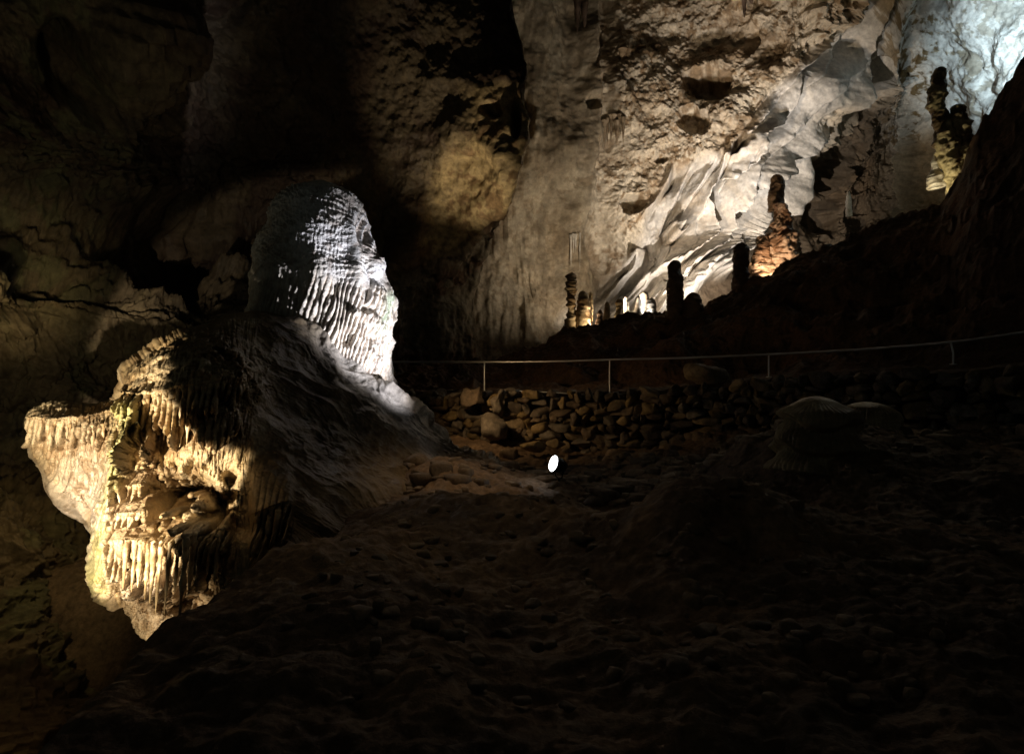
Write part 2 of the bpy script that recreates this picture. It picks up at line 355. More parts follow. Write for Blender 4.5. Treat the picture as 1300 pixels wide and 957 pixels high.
# ================================================================== SLOPE WITH THE RIDGE (behind the path)
PATH = [(480, 18.4), (615, 17.6), (774, 16.6), (976, 15.0), (1210, 12.6), (1300, 11.8), (1500, 10.2)]
RIDGE = [(400, 476, 25), (480, 472, 25), (560, 464, 24.5), (640, 452, 24.2), (690, 430, 24), (720, 418, 24), (760, 414, 24), (800, 402, 24), (860, 393, 23.5), (900, 386, 23), (960, 358, 22.6), (1000, 332, 22.3), (1040, 318, 22),
         (1100, 296, 21.6), (1150, 276, 21), (1194, 258, 20.5), (1215, 225, 20.2), (1240, 160, 20), (1262, 124, 20), (1300, 76, 19.5), (1360, 0, 19), (1420, -80, 18.5), (1500, -160, 18)]
def wall_top_py(px): return sinterp(px, [(480, 498), (615, 494), (774, 498), (976, 480), (1210, 470), (1300, 462), (1500, 450)])
def slope():
    nu, nv = 1000, 420
    px, t = np.meshgrid(np.linspace(400, 1500, nu), np.linspace(0, 1.5, nv))
    rp, rd = sinterp(px, RIDGE); rp = interp(px, [(a, b) for a, b, _ in RIDGE])*.6+rp*.4
    A = W(px, wall_top_py(px)+1, np.interp(px, *np.array(PATH).T)+.35)
    B = W(px, wall_top_py(px)+1, np.interp(px, *np.array(PATH).T)+1.6); B[..., 2] = A[..., 2]
    R = W(px, rp, rd)
    tt = np.clip((t-.12)/.88, 0, 1)[..., None]
    P = np.where(t[..., None] < .12, A+(B-A)*(t[..., None]/.12), B+(R-B)*tt)
    P[..., 2] += (np.sin(np.clip(tt[..., 0], 0, 1)*math.pi)*-.35)
    back = np.clip(t-1, 0, .5)
    P[..., 1] = np.where(t > 1, rd+back*9, P[..., 1]); P[..., 0] = np.where(t > 1, R[..., 0]*(1+back*.2), P[..., 0])
    P[..., 2] = np.where(t > 1, R[..., 2]-back*7-4*back**2, P[..., 2])
    am = ss(.12, .3, t)*(.25+.75*(1-gau(t, 1.0, .12)))
    h = am*(fbm(P, .45, 4, off=2)*.45+fbm(P, 1.4, 4, ridge=True)*.15)+fbm(P, 3.5, 3)*.035+gau(t, 1, .05)*fbm(P, 2.2, 4, .6)*.14
    P2 = P.copy(); P2[..., 2] += h
    n1 = fbm(P, .8, 4, .6, off=5)
    c = lerp3((.17, .10, .06), (.085, .055, .035), ss(-.4, .5, n1))
    tag(link('rock_slope_terrain', grid_mesh('slope', P2, c), M_soil), kind='structure')
slope()

# ================================================================== GENERIC STALAGMITE / STALACTITE
def lathe(name, path, radii, mat, col, parent=None, nseg=40, nring=90, amp=.12, freq=6.0, ring=0.0, seed=0, flat=1.0, keep=False, cap=0):
    """knobbly tapering body swept along a path (world points)"""
    path = np.asarray(path, float); k = np.linspace(0, 1, len(path)); t = np.linspace(0, 1, nring)
    c = np.stack([np.interp(t, k, path[:, i]) for i in range(3)], -1)
    ker = np.hanning(max(5, nring//(2*len(path))*2+1)); ker /= ker.sum(); pad = len(ker)//2
    c = np.stack([np.convolve(np.pad(c[:, i], pad, mode='reflect', reflect_type='odd'), ker, 'valid') for i in range(3)], -1)
    r = np.interp(t, np.linspace(0, 1, len(radii)), radii)
    if cap: r = r*np.sqrt(np.clip(1-((t-(1-cap))/cap).clip(0, 1)**2, 0, 1))
    th = np.linspace(0, 2*math.pi, nseg, endpoint=False)
    d = np.gradient(c, axis=0); d /= np.linalg.norm(d, axis=1, keepdims=True)+1e-9
    a = np.cross(d, [0, 1, 0.01]); a /= np.linalg.norm(a, axis=1, keepdims=True)+1e-9; b = np.cross(d, a)
    off = np.cos(th)[None, :, None]*a[:, None]+np.sin(th)[None, :, None]*b[:, None]*flat
    P = c[:, None]+off*r[:, None, None]
    n = fbm(P, freq, 4, .55, off=seed*3.3)*amp
    if ring:
        q = np.stack([P[..., 0]*.6, P[..., 1]*.6, P[..., 2]*2.2], -1)
        n = n+ring*1.6*fbm(q, freq*.55, 3, .5, ridge=True, off=seed+2)
    P = P+off*(n*r[:, None])[..., None]
    P[0] = P[0].mean(0); P[-1] = P[-1].mean(0)
    if isinstance(col, tuple) and len(col) == 2:
        m = ss(-.2, .5, fbm(P, freq*.8, 4, .6, off=seed+9)); cc = lerp3(col[0], col[1], m)
    else: cc = np.broadcast_to(np.array(col), P.shape)
    base = path[0]
    me = grid_mesh(name, P-(0 if parent is None and not keep else 0), cc, wrap=True)
    if parent is None:
        me.transform(__import__('mathutils').Matrix.Translation(tuple(-base)))
        return link(name, me, mat, loc=base)
    return link(name, me, mat, parent)

# ================================================================== THE GREAT DOMED STALAGMITE
def dome():
    nu, nv = 1150, 820
    th, py = np.meshgrid(np.linspace(-math.pi, math.pi, nu, endpoint=False), np.r_[np.linspace(228.5, 262, 190), np.linspace(262.2, 535, nv-190)])
    left = sinterp(py, [(228, 404), (231, 384), (236, 373), (243, 364), (254, 354), (270, 345), (300, 334), (340, 324), (400, 317), (440, 312), (535, 300)])
    right = sinterp(py, [(228, 408), (231, 422), (236, 436), (243, 446), (258, 456), (272, 463), (282, 470), (300, 473), (330, 476), (352, 481), (370, 487), (385, 493), (420, 497), (455, 499), (480, 501), (500, 505), (535, 522)])
    top = np.sqrt(np.clip((py-228)/4, 0, 1)); cx = (left+right)/2; hw = (right-left)/2*top
    D0 = 12.6
    s_, c_ = np.sin(th), np.cos(th)                                     # s: across, c: towards the camera (th=0 front)
    d = D0-hw/F*D0*.9*c_
    P = W(cx+hw*s_, py, d)
    x = cx+hw*s_; front = ss(-.1, .25, c_)
    # -- small tiers of overlapping scales on the crown (rows fall to the right)
    arc = th*hw                                                          # px-like arc length
    wx = fbm(P, 2.0, 3)*3
    row = (py-arc*.42+wx)/7.4+fbm(P, 1.1, 3, off=4)*1.6+fbm(P, 4, 2, off=6)*.35; cell = arc/6.3+fbm(P*np.array([1, 1, .6]), 3.0, 3, off=2)*1.2+np.floor(row)*.43
    fr = row-np.floor(row); fc = np.abs((cell-np.floor(cell))*2-1)
    crown = 1-ss(335, 380, py+fbm(P, 1.5, 3)*22+(450-x)*.12*(x < 450)+10)
    sc_ = (ss(0, .75, fr)*(1-ss(.8, 1, fr)))*(.55+.45*(1-fc**2))
    h = crown*(.012*np.abs(np.sin(arc/5.2*math.pi+wx*.5))**.7+(.010+.026*ss(-.3, .5, fbm(P, 2.6, 2, off=14)))*sc_+fbm(P, 6, 4, .6, ridge=True)*.017)
    # -- long flutes (they lean to the left going down)
    lean = arc+(py-360)*.34
    tier = fbm(np.stack([arc*.09, py*.010, 0*py], -1), 1, 3, off=6)
    fl = lean/6.6+fbm(P*np.array([1, 1, .04]), 2.4, 3, .45, off=9)*1.1+.12*fbm(P, 2.2, 3, off=19)
    f1 = np.abs(np.sin(fl*math.pi)); ridge = f1**.6
    start = 352+tier*26+9*np.sin(lean*.31)+(x > 455)*14
    flz = ss(start-22, start+22, py)*(1-crown)
    h += flz*((.018+.058*ss(-.5, .5, fbm(P, 1.6, 2, off=15)))*ridge+.012*fbm(P, 9, 3))
    # broken lines of lips in the fluted zone
    lipn = (py+arc*.0+tier*30)/46.0+.28*fbm(P, 2.1, 2, off=12); lf = lipn-np.floor(lipn)
    right_zone = ss(440, 470, x)*front
    h += flz*.065*(ss(0, .8, lf)-ss(.86, .98, lf))*(.10+1.1*right_zone)*(.5+.5*ridge)
    # the smooth vertical rib and the scooped hollow beside it
    h = h*(1-.35*right_zone*flz)+right_zone*flz*.05*fbm(P, 2.4, 4, ridge=True, off=23)
    rib = gau(x, 449+(py-300)*.02, 6)*ss(262, 285, py)*(1-ss(365, 395, py))*front
    h = h*(1-.75*rib)+.10*rib
    for (a, b, rx, ry, am) in ((462, 287, 14, 24, .10), (447, 398, 7, 7, -.10), (470, 415, 13, 16, -.07), (462, 395, 9, 7, .12), (438, 430, 10, 12, .14), (470, 340, 10, 15, -.08), (467, 489, 5, 7, .16)):
        r = np.sqrt(((x-a)/rx)**2+((py-b)/ry)**2)+fbm(P, 3, 2)*.2
        m = (1-ss(.4, 1.1, r))*front; h = h-am*m
        if am < 0: h = h*(1-.0*m)
    diag = np.abs(np.sin(((x-455)*.80+(py-290)*.34)/4.6*math.pi/2)); hol = (1-ss(.5, 1.15, np.sqrt(((x-468)/17)**2+((py-290)/32)**2)))*front
    h += hol*.05*(1-diag)
    # lower skirt: lumpy, smoother
    sk = ss(470, 500, py+(x-470)*.4*(x > 440)); h = h*(1-.6*sk)+sk*(fbm(P, 3.0, 4)*.07)
    h += fbm(P, .9, 3, off=3)*.13*top+fbm(P, 14, 3, .6)*.006+fbm(P, 3.5, 4, .55, off=8)*.02
    P2 = displace(P, h*ss(228, 240, py), wrap=True)
    if ((P2-P)*(P-P.mean((0, 1)))).sum() < 0: P2 = displace(P, -h*ss(228, 240, py), wrap=True)
    # minerals
    n1 = fbm(P, 2.4, 4, .6, off=5); n2 = fbm(P, 8, 4, .6, off=1)
    c = lerp3((.76, .75, .76), (.68, .64, .60), ss(-.3, .6, n1+n2*.4)); c = c*(1-(1-crown)[..., None]*.6)+np.array((.74, .66, .55))*(1-crown)[..., None]*.6
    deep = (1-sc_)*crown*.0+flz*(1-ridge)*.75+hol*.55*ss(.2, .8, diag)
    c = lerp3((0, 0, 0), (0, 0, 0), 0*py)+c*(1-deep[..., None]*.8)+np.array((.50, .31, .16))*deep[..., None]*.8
    spk = ss(.25, .6, n2+.3*n1)*.55; c = c*(1-spk[..., None])+np.array((.36, .30, .27))*spk[..., None]
    gr = gau(x, 483+5*np.sin(py/14), 7)*ss(365, 385, py)*(1-ss(440, 470, py))*front*ss(-.5, .3, n1); c = c*(1-.45*gr[..., None])+np.array((.38, .62, .40))*.45*gr[..., None]
    dark = (1-ss(345, 390, x)); c = c*(1-.6*dark[..., None])+np.array((.20, .17, .11))*.6*dark[..., None]  # side away from the floodlight, shaded in the colour itself
    base = W(410, 500, D0)
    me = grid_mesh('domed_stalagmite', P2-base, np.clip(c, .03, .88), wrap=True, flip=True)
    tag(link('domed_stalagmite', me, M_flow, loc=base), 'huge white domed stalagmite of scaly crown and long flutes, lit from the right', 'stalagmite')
dome()

# ================================================================== THE FLOWSTONE MOUND WITH ITS DRAPERIES
OUT = [(25, 535), (34, 520), (60, 513), (105, 517), (150, 516), (166, 490), (176, 470), (205, 446), (240, 430), (290, 414), (330, 404), (365, 404), (395, 416), (420, 440), (445, 462), (475, 490), (500, 503), (520, 516), (545, 545), (590, 568),
       (640, 592), (665, 612), (640, 640), (585, 680), (520, 730), (430, 800), (340, 850), (262, 840), (232, 822), (205, 812), (178, 812), (168, 795), (158, 772), (149, 766), (140, 745), (131, 716), (124, 690), (113, 662), (98, 640), (78, 622), (60, 592), (42, 566)]
FRINGES = [  # x0, x1, top of the strands, mean tip height, tip scatter, strand width, lean, out, fall-off above
    (34, 176, [(34, 530), (100, 534), (176, 528)], [(34, 556), (60, 566), (90, 558), (120, 566), (150, 560), (176, 566)], 15, 7.2, .16, .26, 9),
    (168, 305, [(168, 500), (230, 506), (270, 500), (305, 498)], [(168, 584), (195, 588), (215, 560), (240, 556), (262, 536), (280, 524), (305, 512)], 17, 6.6, .12, .55, 34),
    (246, 304, [(246, 548), (304, 538)], [(246, 562), (275, 568), (304, 548)], 7, 8, .1, .45, 14),
    (160, 204, [(160, 586), (204, 584)], [(160, 602), (204, 598)], 6, 7, .0, .30, 12),
    (158, 198, [(158, 618), (198, 616)], [(158, 634), (198, 630)], 7, 7, .0, .36, 12),
    (156, 200, [(156, 648), (200, 646)], [(156, 668), (200, 660)], 8, 7, .0, .36, 12),
    (150, 292, [(150, 682), (200, 680), (292, 674)], [(150, 742), (172, 736), (200, 762), (228, 756), (255, 742), (275, 724), (292, 704)], 20, 6.4, .14, .62, 24),
    (318, 372, [(318, 650), (372, 640)], [(318, 720), (345, 710), (372, 690)], 24, 9, .3, .22, 30)]
_tip = rng.random((12, 400))*2-1
MD = 10.2
def mound_depth(px, py):
    """distance of the mound's middle plane"""
    return tps([(25, 535, 9.8), (150, 500, 10.2), (250, 430, 10.4), (400, 405, 12.0), (500, 500, 12.0), (560, 570, 11.6), (665, 612, 10.9), (520, 730, 8.2), (340, 850, 7.6), (180, 805, 9.2), (110, 690, 9.6), (300, 600, 10.3), (450, 600, 10.6)], px, py, 6)
def build_mound():
    nth, nr = 2000, 560
    cx0, cy0 = 262., 622.
    o = np.array(OUT, float); o = np.vstack([o, o[:1]])
    seg = np.r_[0, np.cumsum(np.hypot(*np.diff(o, axis=0).T))]; tt = np.linspace(0, seg[-1], nth, endpoint=False)
    ox, oy = np.interp(tt, seg, o[:, 0]), np.interp(tt, seg, o[:, 1])
    ker = np.hanning(15); ker /= ker.sum()
    ox = np.convolve(np.r_[ox[-7:], ox, ox[:7]], ker, 'valid'); oy = np.convolve(np.r_[oy[-7:], oy, oy[:7]], ker, 'valid')
    fr = 430
    rho = np.r_[np.linspace(0.002, 1, fr)**.9, np.ones(nr-fr)]
    ph = np.r_[np.arcsin(rho[:fr]), np.linspace(math.pi/2+.03, math.pi-.02, nr-fr)]
    PH = ph[:, None]; SR = np.sin(PH)
    px = cx0+(ox-cx0)[None]*SR; py = cy0+(oy-cy0)[None]*SR
    # spread samples of the fan: fine
    front = np.cos(PH)
    thick = tps([(25, 540, .7), (100, 560, 1.1), (200, 500, 1.6), (200, 620, 1.8), (300, 600, 2.0), (400, 500, 1.2), (450, 600, 1.2), (600, 590, .5), (520, 700, .8), (350, 800, 1.0), (180, 790, .6)], px, py, 6)
    d = mound_depth(px, py)-np.where(front > 0, np.abs(front)**(.62-.17*ss(640, 520, py)*ss(150, 200, px)+.25*ss(170, 120, px)*ss(640, 560, py))*thick, -np.abs(front)**.8*2.6)
    P = W(px, py, d)
    F_ = ss(0.0, .25, front)*np.ones_like(px)
    h = fbm(P, .8, 3, off=2)*.16
    left = 1-ss(300, 340, px+fbm(P, 1, 2)*14)
    # fringes of strands, each strand with a tip of its own
    deep = np.zeros_like(px); lipm = np.zeros_like(px); gap = np.zeros_like(px)
    warp = fbm(P*np.array([1, 1, .2]), 2.0, 2, off=4)*2.2
    for n, (x0, x1, yt, yb, var, per, lean, out, fa) in enumerate(FRINGES):
        top = interp(px, yt)+fbm(P, 2.0, 2, off=n)*4
        u = (px+lean*(py-top)+warp)/per+40; k = np.floor(u).astype(int); f = np.abs(2*(u-k)-1)
        tip = interp(px-0*py, yb)+_tip[n][k % 400]*var
        wd = np.clip((tip-py)/np.maximum((tip-top)*.75, 4), 0, 1)**.5*.93*(.8+.2*_tip[(n+3) % 12][k % 400])
        strand_ = ss(0, .22, wd-f)*np.sqrt(np.clip(1-(f/np.maximum(wd, .05))**2*.8, 0, 1))
        m = ss(x0-3, x0+7, px)*(1-ss(x1-8, x1+4, px))*F_
        up = np.exp(-np.maximum(top-py, 0)/fa)
        body = np.where(py < top+6, up, 0)
        tr = ss(top-2, top+12, py)                                       # shelf turns into separate strands
        hang = np.where(py >= top-2, out*(.45+.55*strand_)*(py < tip)*(strand_ > 0), 0)
        h += m*np.where(tr < 1, out*up*(1-tr)+hang*tr, hang)
        h += m*(py < top)*up*.05*np.sqrt(np.clip(1-f**2, 0, 1))
        lipm = np.maximum(lipm, m*up*(py < top+20)); gap = np.maximum(gap, m*tr*(1-np.clip(strand_*2, 0, 1))*(py < tip+10))
    # cavities behind the fringes
    for (a, b, rx, ry, am) in ((240, 614, 42, 34, 1.5), (268, 642, 38, 40, 1.2), (292, 600, 16, 12, .5), (214, 640, 12, 26, .5), (222, 668, 30, 12, .5), (224, 735, 44, 40, .35), (340, 700, 30, 50, .3), (120, 622, 34, 42, .2)):
        r = np.sqrt(((px-a)/rx)**2+((py-b)/ry)**2)+fbm(P, 2.0, 4, .6, off=9)*.42
        h -= am*(1-ss(.45, 1.15, r))*F_
    wide = ss(236, 285, px)*(1-ss(290, 420, px))*ss(560, 590, py+(px-290)*.3)*(1-ss(665, 690, py)); h -= .45*wide*F_
    for (a, b, rx, am) in ((236, 628, 7, .8), (254, 644, 11, 1.1), (262, 668, 11, .95), (226, 648, 6, .7), (243, 666, 6, .8), (222, 611, 4, .6)):
        r = np.sqrt(((px-a)/rx)**2+((py-b)/(rx*.8))**2)+fbm(P, 4, 3, off=a)*.3
        h += am*(1-ss(.3, 1.0, r))*F_
    # fat leaning ribbed column with a sharp right edge
    cxl = interp(py, [(500, 192), (560, 180), (620, 158), (680, 145), (740, 139), (780, 146)])
    dxc = px-cxl; colm = np.where(dxc < 0, np.exp(-(dxc/26)**2), np.exp(-(dxc/11)**4))*ss(500, 530, py)*(1-ss(755, 790, py)); h += .34*colm*F_
    ribs = np.abs(np.sin(dxc/4.2*math.pi/2+fbm(P*np.array([1, 1, .3]), 2.5, 2)*1.0))**.6; h += .06*colm*ribs*F_
    # fine vertical drip lines everywhere on the lit face
    fine = vnoise(np.stack([(px+.14*(py-600))*.42, py*.035, 0*px], -1).astype(np.float32))+.5*vnoise(np.stack([px*.9, py*.09, 0*px+5], -1).astype(np.float32))
    h += left*fine*.032*F_
    # base of the fringe: bumpy popcorn
    pop = ss(715, 735, py)*(1-ss(290, 310, px))*F_
    h += pop*(fbm(P, 7, 4, .6, ridge=True)*.045)
    h += left*fbm(P, 3.2, 4, .55, ridge=True, off=3)*.02
    # knobs on the right upper shelf
    kn = gau(px, 268, 48)*gau(py, 474, 34)*F_; kk = fbm(P, 2.6, 4, .55, ridge=True, off=6); h += kn*(.42*ss(-.1, .35, kk)+.12*fbm(P, 6, 3, ridge=True, off=16))
    # flank: long strands running down to the right
    uu = (px-300)*.80+(py-420)*.60; vv = -(px-300)*.60+(py-420)*.80
    strand = fbm(np.stack([uu*.012+fbm(P, .6, 2)*.5, vv*.055+fbm(P, .9, 3)*.7, 0*uu], -1), 1, 4, .5, ridge=True, off=5)
    right = ss(310, 370, px); toe = ss(520, 570, px)*ss(540, 570, py); h += toe*(fbm(P*np.array([1, 2, 1]), 3.5, 4, .6, ridge=True)*.035+fbm(P, 1.2, 3)*.10)
    h += right*(strand*.05+fbm(P, 2.5, 4)*.05)
    hang = 1-np.abs(np.sin((px+(py-700)*.35)/8.+fbm(P, 1.6, 2)*1.5))
    h += gau(px, 335, 40)*gau(py, 710, 60)*hang*.05*F_
    h += fbm(P, 11, 3, .6)*.007
    Nn = normals(P, True)
    if Nn[fr//2, :, 1].mean() > 0: Nn = -Nn
    ray = P-np.array([0, 0, EYE]); ray = ray/np.linalg.norm(ray, axis=-1, keepdims=True)
    fm = (F_*ss(0, .2, front))[..., None]
    D = Nn*(1-fm)+(Nn*.35-ray)*fm; D /= np.linalg.norm(D, axis=-1, keepdims=True)
    P2 = P+D*h[..., None]
    N2 = normals(P2, True); N2 = N2*np.sign((N2*D).sum(-1, keepdims=True).mean())
    P2 = P2+N2*((fbm(P2, 10, 4, .6, off=32)*.010+fbm(P2, 4, 3, ridge=True, off=33)*.012)*(1-.5*right)*F_*left)[..., None]
    n1 = fbm(P, 2.0, 4, .6, off=5); n2 = fbm(P, 7, 4, .6, off=1)
    c = lerp3((.60, .47, .29), (.46, .33, .17), ss(-.4, .5, n1))
    wc = gau(px, 115, 45)*gau(py, 640, 75)+gau(px, 215, 60)*gau(py, 770, 50); wc = np.clip(wc*1.2, 0, 1); c = c*(1-wc[..., None])+np.array((.70, .58, .46))*wc[..., None]
    spk = ss(.15, .6, n2+.5*n1)*.65; c = c*(1-spk[..., None])+np.array((.27, .17, .085))*spk[..., None]
    g = colm*ss(-.4, .3, n1)*.6; c = c*(1-g[..., None])+np.array((.50, .50, .20))*g[..., None]
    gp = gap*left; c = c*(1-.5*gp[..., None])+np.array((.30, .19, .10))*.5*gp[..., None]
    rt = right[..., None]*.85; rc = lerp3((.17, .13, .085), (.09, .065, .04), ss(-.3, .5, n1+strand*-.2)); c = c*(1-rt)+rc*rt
    yl = interp(px, [(330, 396), (400, 420), (450, 460), (500, 502), (545, 556), (600, 588)]); near = (gau(py, yl+14, 20)*ss(370, 440, px)*(1-ss(540, 590, px)))[..., None]; c = c*(1-near*.7)+np.array((.60, .56, .53))*near*.7
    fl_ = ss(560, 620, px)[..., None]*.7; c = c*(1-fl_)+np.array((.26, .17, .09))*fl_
    root = empty('flowstone_mound', W(300, 850, 9.8))
    tag(root, 'massive flowstone mound with yellow lit fringes of drapery on its overhanging left face', 'flowstone mound')
    base = np.array(root.location)
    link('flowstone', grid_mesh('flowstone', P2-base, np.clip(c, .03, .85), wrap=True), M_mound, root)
    return root, (px, py, P2)
MR, MG = build_mound()
_mx, _my, _mP = MG
_sel = slice(0, 430, 3)
_fx, _fy, _fP = _mx[_sel, ::4].ravel(), _my[_sel, ::4].ravel(), _mP[_sel, ::4].reshape(-1, 3)
_ppx = CX+_fP[:, 0]/_fP[:, 1]*F; _ppy = CY-(_fP[:, 2]-EYE)/_fP[:, 1]*F
def surf(px, py):
    k = (_ppx-px)**2+(_ppy-py)**2; i = np.argsort(k)[:6]; return _fP[i][_fP[i][:, 1].argmin()]

# hanging fringes: stalactites grown along each drapery lip
def fringes():
    base = np.array(MR.location); n = 0
    def one(x, y, ln, r, lean=0., name='stalactite', col=((.66, .52, .33), (.46, .32, .17))):
        nonlocal n
        p = surf(x, y); p = p+np.array([0, .03, .03])
        k = 9.0/F
        pts = [p, p+[-lean*.3*k, .02, -ln*.35*k], p+[-lean*.7*k, .04, -ln*.7*k], p+[-lean*k, .05, -ln*k]]
        pts = [q-base for q in pts]
        rr = r*k*np.array([1.15, 1.0, .95, .8, .85, .6, .45, .12])*(1+.2*rng.standard_normal(8).clip(-1, 1))
        lathe(name, pts, rr, M_mound, col, MR, 18, 44, .22, 11, .10, seed=n, flat=1.3); n += 1
    def row(F_i, step, extra, r):
        x0, x1, yt, yb = F_i[:4]
        for x in np.arange(x0+8, x1-6, step):
            xx = x+rng.uniform(-2.5, 2.5); y = interp(xx, yt)+rng.uniform(4, 12); ln = (interp(xx, yb)-y)*rng.uniform(.75, 1.1)+extra*rng.uniform(.3, 1.2)
            one(xx, y, max(ln, 9), rng.uniform(.75, 1.15)*r, ln*F_i[6]*.8)
    row(FRINGES[1], 10.5, 9, 2.6); row(FRINGES[6], 9.5, 10, 2.5); row(FRINGES[0], 15, 5, 2.5); row(FRINGES[2], 13, 4, 2.6); row(FRINGES[7], 14, 14, 2.8)
    for (x, y, l, r) in ((66, 612, 20, 3.0), (146, 756, 20, 3.0)): one(x, y, l, r, -2)
fringes()

# ================================================================== STALAGMITES AND COLUMNS BEYOND THE SLOPE
def smite(px, py_base, py_top, d, w, col, label, group=None, lean=0, shape=(1.1, 1.0, .95, .92, .85, .6), ring=.06, amp=.14, name='stalagmite', cat='stalagmite', seed=0, mat=None):
    path = [W(px+lean*t, py_base+(py_top-py_base)*t, d) for t in (0, .25, .5, .75, 1)]
    r = np.array(list(shape))*w/2/F*d; cap = min(.5, shape[-1]*w/2/abs(py_base-py_top)*1.25)
    o = lathe(name, path, r, mat or M_mound, col, None, 40, 110, amp, 3.2, ring, seed, cap=cap)
    return tag(o, label, cat, group)
DK = ((.16, .11, .08), (.09, .06, .04)); CB = ((.58, .46, .30), (.36, .24, .13)); WB = ((.72, .68, .62), (.52, .46, .38))
smite(857, 410, 330, 23.2, 20, DK, 'tall dark blunt stalagmite standing in silhouette against the white rock slabs', shape=(1.25, 1.05, 1.0, .95, .9, .85, .8), seed=1)
smite(880, 408, 371, 23.0, 22, DK, 'short dark rounded stalagmite just right of the tall silhouetted one', shape=(1.3, 1.1, 1.05, 1, .9), seed=2)
smite(941, 385, 308, 22.9, 21, DK, 'dark thick stalagmite in shadow left of the orange lit rock', shape=(1.2, 1.05, 1.0, .95, .85), seed=3)
smite(725, 420, 346, 25.2, 9, CB, 'thin knobbly column with swollen rings beside the pale stout stalagmite', ring=.5, amp=.3, shape=(1.3, .9, 1.1, .8, 1.0, .7), seed=4)
smite(740, 424, 369, 25.2, 17, CB, 'pale stout stalagmite lit warm yellow next to the ringed thin column', shape=(1.1, 1.05, .95, .85, .6), ring=.05, seed=5)
smite(748, 424, 371, 25.6, 8, CB, 'slim pale stalagmite grown against the right side of the stout one', lean=2, seed=6)
smite(771, 424, 383, 24.7, 11, CB, 'stubby orange lit stalagmite of a small cluster at the ridge', 'stalagmites at the ridge', seed=7, shape=(1.3, 1.1, .9, .7, .5)); 
smite(762, 426, 393, 24.9, 8, DK, 'smallest dim knobbly stalagmite left of the orange lit cluster', 'stalagmites at the ridge', seed=8, ring=.3)
smite(783, 422, 379, 24.9, 8, CB, 'thin leaning stalagmite at the right of the orange lit cluster', 'stalagmites at the ridge', lean=4, seed=9, ring=.3)
smite(795, 412, 376, 25.5, 7, WB, 'slender grey white stalagmite standing alone between orange and white clusters', 'stalagmites at the ridge', seed=10)
smite(810, 412, 376, 25.6, 14, WB, 'white pointed stalagmite at the left of the bright white cluster', 'stalagmites at the ridge', seed=11, shape=(1.2, 1.1, .9, .6, .35))
smite(818, 410, 370, 26.4, 12, WB, 'taller grey stalagmite at the back of the bright white cluster', 'stalagmites at the ridge', seed=12)
smite(827, 412, 378, 25.5, 13, WB, 'broad white stalagmite at the right of the bright white cluster', 'stalagmites at the ridge', seed=13, shape=(1.1, 1.1, 1, .9, .5))
# tall twisted pair in the upper right
def pair():
    S = ((.52, .44, .26), (.16, .11, .06))
    pts = [(1222, 262), (1216, 228), (1205, 198), (1200, 170), (1194, 148), (1188, 125), (1193, 104), (1195, 85)]
    r = np.array([11, 13, 12, 12, 9, 9, 11, 8, 7])/F*21
    o = lathe('stalagmite', [W(a, b, 21) for a, b in pts], r, M_mound, S, None, 60, 200, .34, 3.6, .05, seed=20, cap=.05)
    tag(o, 'tall twisted knobbly stalagmite with a dark head against the bluish lit wall', 'stalagmite')
    pts = [(1222, 240), (1224, 200), (1222, 172), (1216, 150), (1214, 133)]
    o = lathe('stalagmite', [W(a+2, b, 20.8) for a, b in pts], np.array([12, 9, 8, 9, 10, 7])/F*21, M_mound, S, None, 50, 140, .36, 3.6, .05, seed=21, cap=.08)
    tag(o, 'shorter dark headed stalagmite leaning beside the tall twisted one', 'stalagmite')
    o = lathe('stalagmite', [W(a, b, 21.4) for a, b in ((1192, 240), (1188, 215), (1186, 195))], np.array([10, 8, 5, 3, 1])/F*21.4, M_mound, WB, None, 30, 70, .3, 3.0, .2, seed=22)
    tag(o, 'small pale ragged stalagmite low at the left of the twisted pair', 'stalagmite')
pair()
# orange lit broken column
def outcrop():
    C = ((.58, .42, .28), (.34, .20, .11))
    root = empty('rock_column', W(985, 350, 25.5)); b = np.array(root.location)
    tag(root, 'broken orange lit flowstone column with a dark hollow above the ridge', 'rock column')
    def seg(name, pts, rr, am, seed, col=C, ring=.0):
        lathe(name, [W(*q)-b for q in pts], np.array(rr)/F*26, M_mound, col, root, 90, 170, am*1.25, 2.3, ring, seed=seed, cap=.06)
    seg('column_base', [(974, 378, 26), (978, 345, 26), (981, 315, 26), (984, 295, 26)], [34, 30, 27, 21, 16, 12, 8], .30, 31)
    seg('column_shoulder', [(1000, 352, 25.8), (998, 320, 25.8), (994, 296, 26), (990, 272, 26), (993, 258, 26)], [15, 15, 15, 12, 10, 7], .34, 32)
    seg('column_flank', [(962, 372, 25.7), (964, 345, 25.7), (967, 322, 25.8), (969, 300, 26)], [14, 12, 9, 6], .3, 36)
    seg('column_spire', [(986, 268, 26.4), (984, 252, 26.4), (985, 238, 26.4), (987, 222, 26.4)], [11, 9, 9, 8, 6], .22, 33, ((.24, .16, .09), (.12, .08, .05)), .05)
outcrop()
o = smite(1078, 275, 243, 30, 7, WB, 'tiny bright white stalagmite on the brown wall right of the orange column', shape=(1.2, 1, 1, .8, .6), seed=35, lean=-1)
